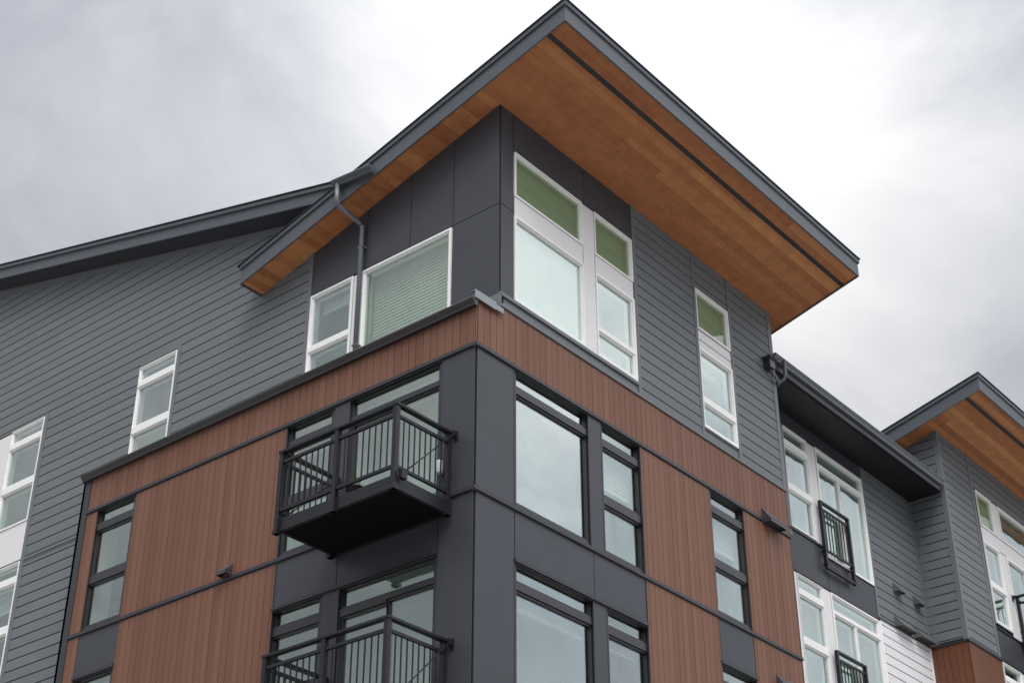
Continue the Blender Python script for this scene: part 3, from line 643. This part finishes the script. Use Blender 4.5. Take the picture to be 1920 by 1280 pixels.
# ---- balconies
def balcony(O, du, dw, length, depth):
    """O: wall point at top-rail height; du along the wall, dw outward"""
    O = Vector(O); du = Vector(du); dw = Vector(dw)
    class BF:
        def P(s, u, v, w_): return O + du * u + dw * w_ + Vector((0, 0, v))
    F = BF()
    b = NB()     # deck frame: channels and slab
    box(b, F, 0.0, length, -1.25, -1.065, depth - .06, depth); box(b, F, 0.0, 0.06, -1.25, -1.065, 0.02, depth - .0605); box(b, F, length - .06, length, -1.25, -1.065, 0.02, depth - .0605)
    box(b, F, 0.0605, length - .0605, -1.25, -1.065, 0.02, 0.08)
    root = link('balcony', b, 'rail', B)
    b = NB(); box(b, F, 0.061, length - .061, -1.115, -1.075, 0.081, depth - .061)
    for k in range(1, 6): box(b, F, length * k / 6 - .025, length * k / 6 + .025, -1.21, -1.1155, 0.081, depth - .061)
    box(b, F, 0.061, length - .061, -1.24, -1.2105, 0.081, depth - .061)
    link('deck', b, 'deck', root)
    s = 0.035
    def post(u, w_, top=-0.03, bot=-1.29, ss=s):
        b = NB(); box(b, F, u - ss, u + ss, bot, top, w_ - ss, w_ + ss); box(b, F, u - ss - .012, u + ss + .012, bot, bot + .05, w_ - ss - .012, w_ + ss + .012)
        link('post', b, 'rail', root)
    for u in (0.0, length / 2, length): post(u, depth + 0.01)
    post(0.0, 0.10); post(length, 0.10)
    b = NB()
    box(b, F, -0.05, length + .05, -0.035, 0.0, depth - .035, depth + .055)
    box(b, F, -0.05, 0.04, -0.035, 0.0, 0.03, depth - .0355); box(b, F, length - .04, length + .05, -0.035, 0.0, 0.03, depth - .0355)
    link('handrail', b, 'rail', root)
    for z0, z1 in ((-0.20, -0.155), (-0.965, -0.92)):
        b = NB()
        box(b, F, s, length / 2 - s, z0, z1, depth - .01, depth + .03); box(b, F, length / 2 + s, length - s, z0, z1, depth - .01, depth + .03)
        box(b, F, -0.02, 0.02, z0, z1, 0.135, depth - s); box(b, F, length - .02, length + .02, z0, z1, 0.135, depth - s)
        link('rail', b, 'rail', root)
    def bal(u, w_, bot=-0.92):
        b = NB(); box(b, F, u - .008, u + .008, bot, -0.20, w_ - .008, w_ + .008); link('baluster', b, 'rail', root)
    n = 8
    for h0, h1 in ((s, length / 2 - s), (length / 2 + s, length - s)):
        for k in range(1, n + 1): bal(h0 + (h1 - h0) * k / (n + 1), depth + .01)
    for u in (0.0, length):
        for k in range(1, 9): bal(u, 0.135 + (depth - s - 0.135) * k / 9)
    for u, sg in ((0.0, -1), (length, 1)):
        b = NB(); uu = u + sg * 0.075
        tube(b, [F.P(uu, -0.04, 0.06), F.P(uu, -1.02, depth - .10)], 0.011, n=8)
        box(b, F, uu - .03, uu + .03, -0.14, 0.02, 0.0, 0.022); box(b, F, uu - .012, uu + .012, -0.08, -0.0, 0.0225, 0.10)
        box(b, F, min(u + sg * .036, u + sg * .11), max(u + sg * .036, u + sg * .11), -1.13, -1.0, depth - .13, depth - .03)
        link('tie_rod', b, 'rail', root)
    return root
for fl in range(3):
    balcony((0.0, 0.40, H - 1.32 - 3.05 * fl), (0, 1, 0), (-1, 0, 0), 2.22, 1.14)
for fl in range(2):
    balcony((18.70, 0.0, H + 2.06 - 3.05 * fl), (1, 0, 0), (0, -1, 0), 2.1, 1.14)

# ---- french balconies at the recessed doors
def juliet(u0, u1, v0, v1):
    F = FC; b = NB(); wq = 0.10
    box(b, F, u0 + .033, u1 - .033, v0 - 0.02, v0 + .045, wq - .025, wq + .025)
    root = link('window_guard', b, 'rail', B)
    b = NB(); box(b, F, u0 - .03, u1 + .03, v1 - .045, v1, wq - .03, wq + .035); link('handrail', b, 'rail', root)
    for u in (u0, u1):
        b = NB(); box(b, F, u - .032, u + .032, v0 - .03, v1 - .045, wq - .032, wq + .032)
        for v in (v0 + .04, v0 + .32): box(b, F, u - .012, u + .012, v, v + .05, 0.03, wq - .0325); tube(b, [F.P(u, v + .025, wq + .02), F.P(u, v + .025, wq + .045)], 0.018, n=8)
        link('post', b, 'rail', root)
    for v in (v1 - .19, v0 + .36):
        b = NB(); box(b, F, u0 + .026, u1 - .026, v, v + .045, wq - .016, wq + .016); link('rail', b, 'rail', root)
    for k in range(1, 9):
        u = u0 + (u1 - u0) * k / 9; b = NB(); box(b, F, u - .008, u + .008, v0 + .405, v1 - .19, wq - .008, wq + .008); link('baluster', b, 'rail', root)
juliet(11.35, 12.44, 0.55, 1.98); juliet(11.35, 12.44, -2.57, -1.14)

# ------------------------------------------------------------------ small things on the balconies
def plant(x, y, z, label):
    root = bpy.data.objects.new('potted_plant', None); C.objects.link(root); root.location = (x, y, z)
    tag(root, label, 'plant')
    b = NB(); n = 20; prof = [(0.0, 0), (0.085, 0), (0.115, 0.15), (0.122, 0.15), (0.122, 0.175), (0.105, 0.175), (0.10, 0.15), (0.0, 0.15)]
    rings = [[b.verts.new((r_ * math.cos(2 * math.pi * k / n), r_ * math.sin(2 * math.pi * k / n), zz)) for k in range(n)] for r_, zz in prof]
    for A, D in zip(rings, rings[1:]):
        for k in range(n): b.faces.new([A[k], A[(k + 1) % n], D[(k + 1) % n], D[k]]).smooth = True
    bmesh.ops.remove_doubles(b, verts=b.verts, dist=1e-5); link('pot', b, 'pot', root)
    b = NB()
    for k in range(16):
        a = random.uniform(0, 6.28); L_ = random.uniform(.10, .22); d = Vector((math.cos(a), math.sin(a), 0)); s = Vector((-math.sin(a), math.cos(a), 0))
        prev = None
        for i in range(6):
            t = i / 5; p = d * (L_ * t * 0.75) + Vector((0, 0, 0.15 + L_ * (1.5 * t - 0.5 * t * t))); hw = 0.018 * math.sin(math.pi * min(0.97, 0.12 + t * 0.88))
            cur = (b.verts.new(p - s * hw), b.verts.new(p + s * hw))
            if prev: b.faces.new([prev[0], prev[1], cur[1], cur[0]])
            prev = cur
    link('leaves', b, 'leaf', root, recalc=False)
plant(-0.95, 1.33, H - 2.39, 'small green plant in a dark pot on the upper corner balcony, behind the railing')
def lantern(x, y, z, label):
    root = bpy.data.objects.new('wall_lamp', None); C.objects.link(root); root.location = (x, y, z); tag(root, label, 'lamp')
    b = NB(); n = 16; prof = [(0.0, 0.0), (0.045, 0.0), (0.055, 0.03), (0.055, 0.17), (0.04, 0.21), (0.0, 0.215)]
    rings = [[b.verts.new((-0.075 + r_ * math.cos(2 * math.pi * k / n), r_ * math.sin(2 * math.pi * k / n), zz)) for k in range(n)] for r_, zz in prof]
    for A, D in zip(rings, rings[1:]):
        for k in range(n): b.faces.new([A[k], A[(k + 1) % n], D[(k + 1) % n], D[k]]).smooth = True
    bmesh.ops.remove_doubles(b, verts=b.verts, dist=1e-5); link('lamp_shade', b, 'white', root)
    b = NB(); vs = [b.verts.new((x_, y_, z_)) for z_ in (0.02, 0.16) for y_ in (-.04, .04) for x_ in (-.018, 0.0)]
    for q in ((0, 1, 3, 2), (4, 6, 7, 5), (0, 4, 5, 1), (2, 3, 7, 6), (0, 2, 6, 4), (1, 5, 7, 3)): b.faces.new([vs[i] for i in q])
    link('mount', b, 'rail', root)
lantern(-0.016, 0.56, H - 1.93, 'small white wall lamp beside the door of the upper corner balcony')
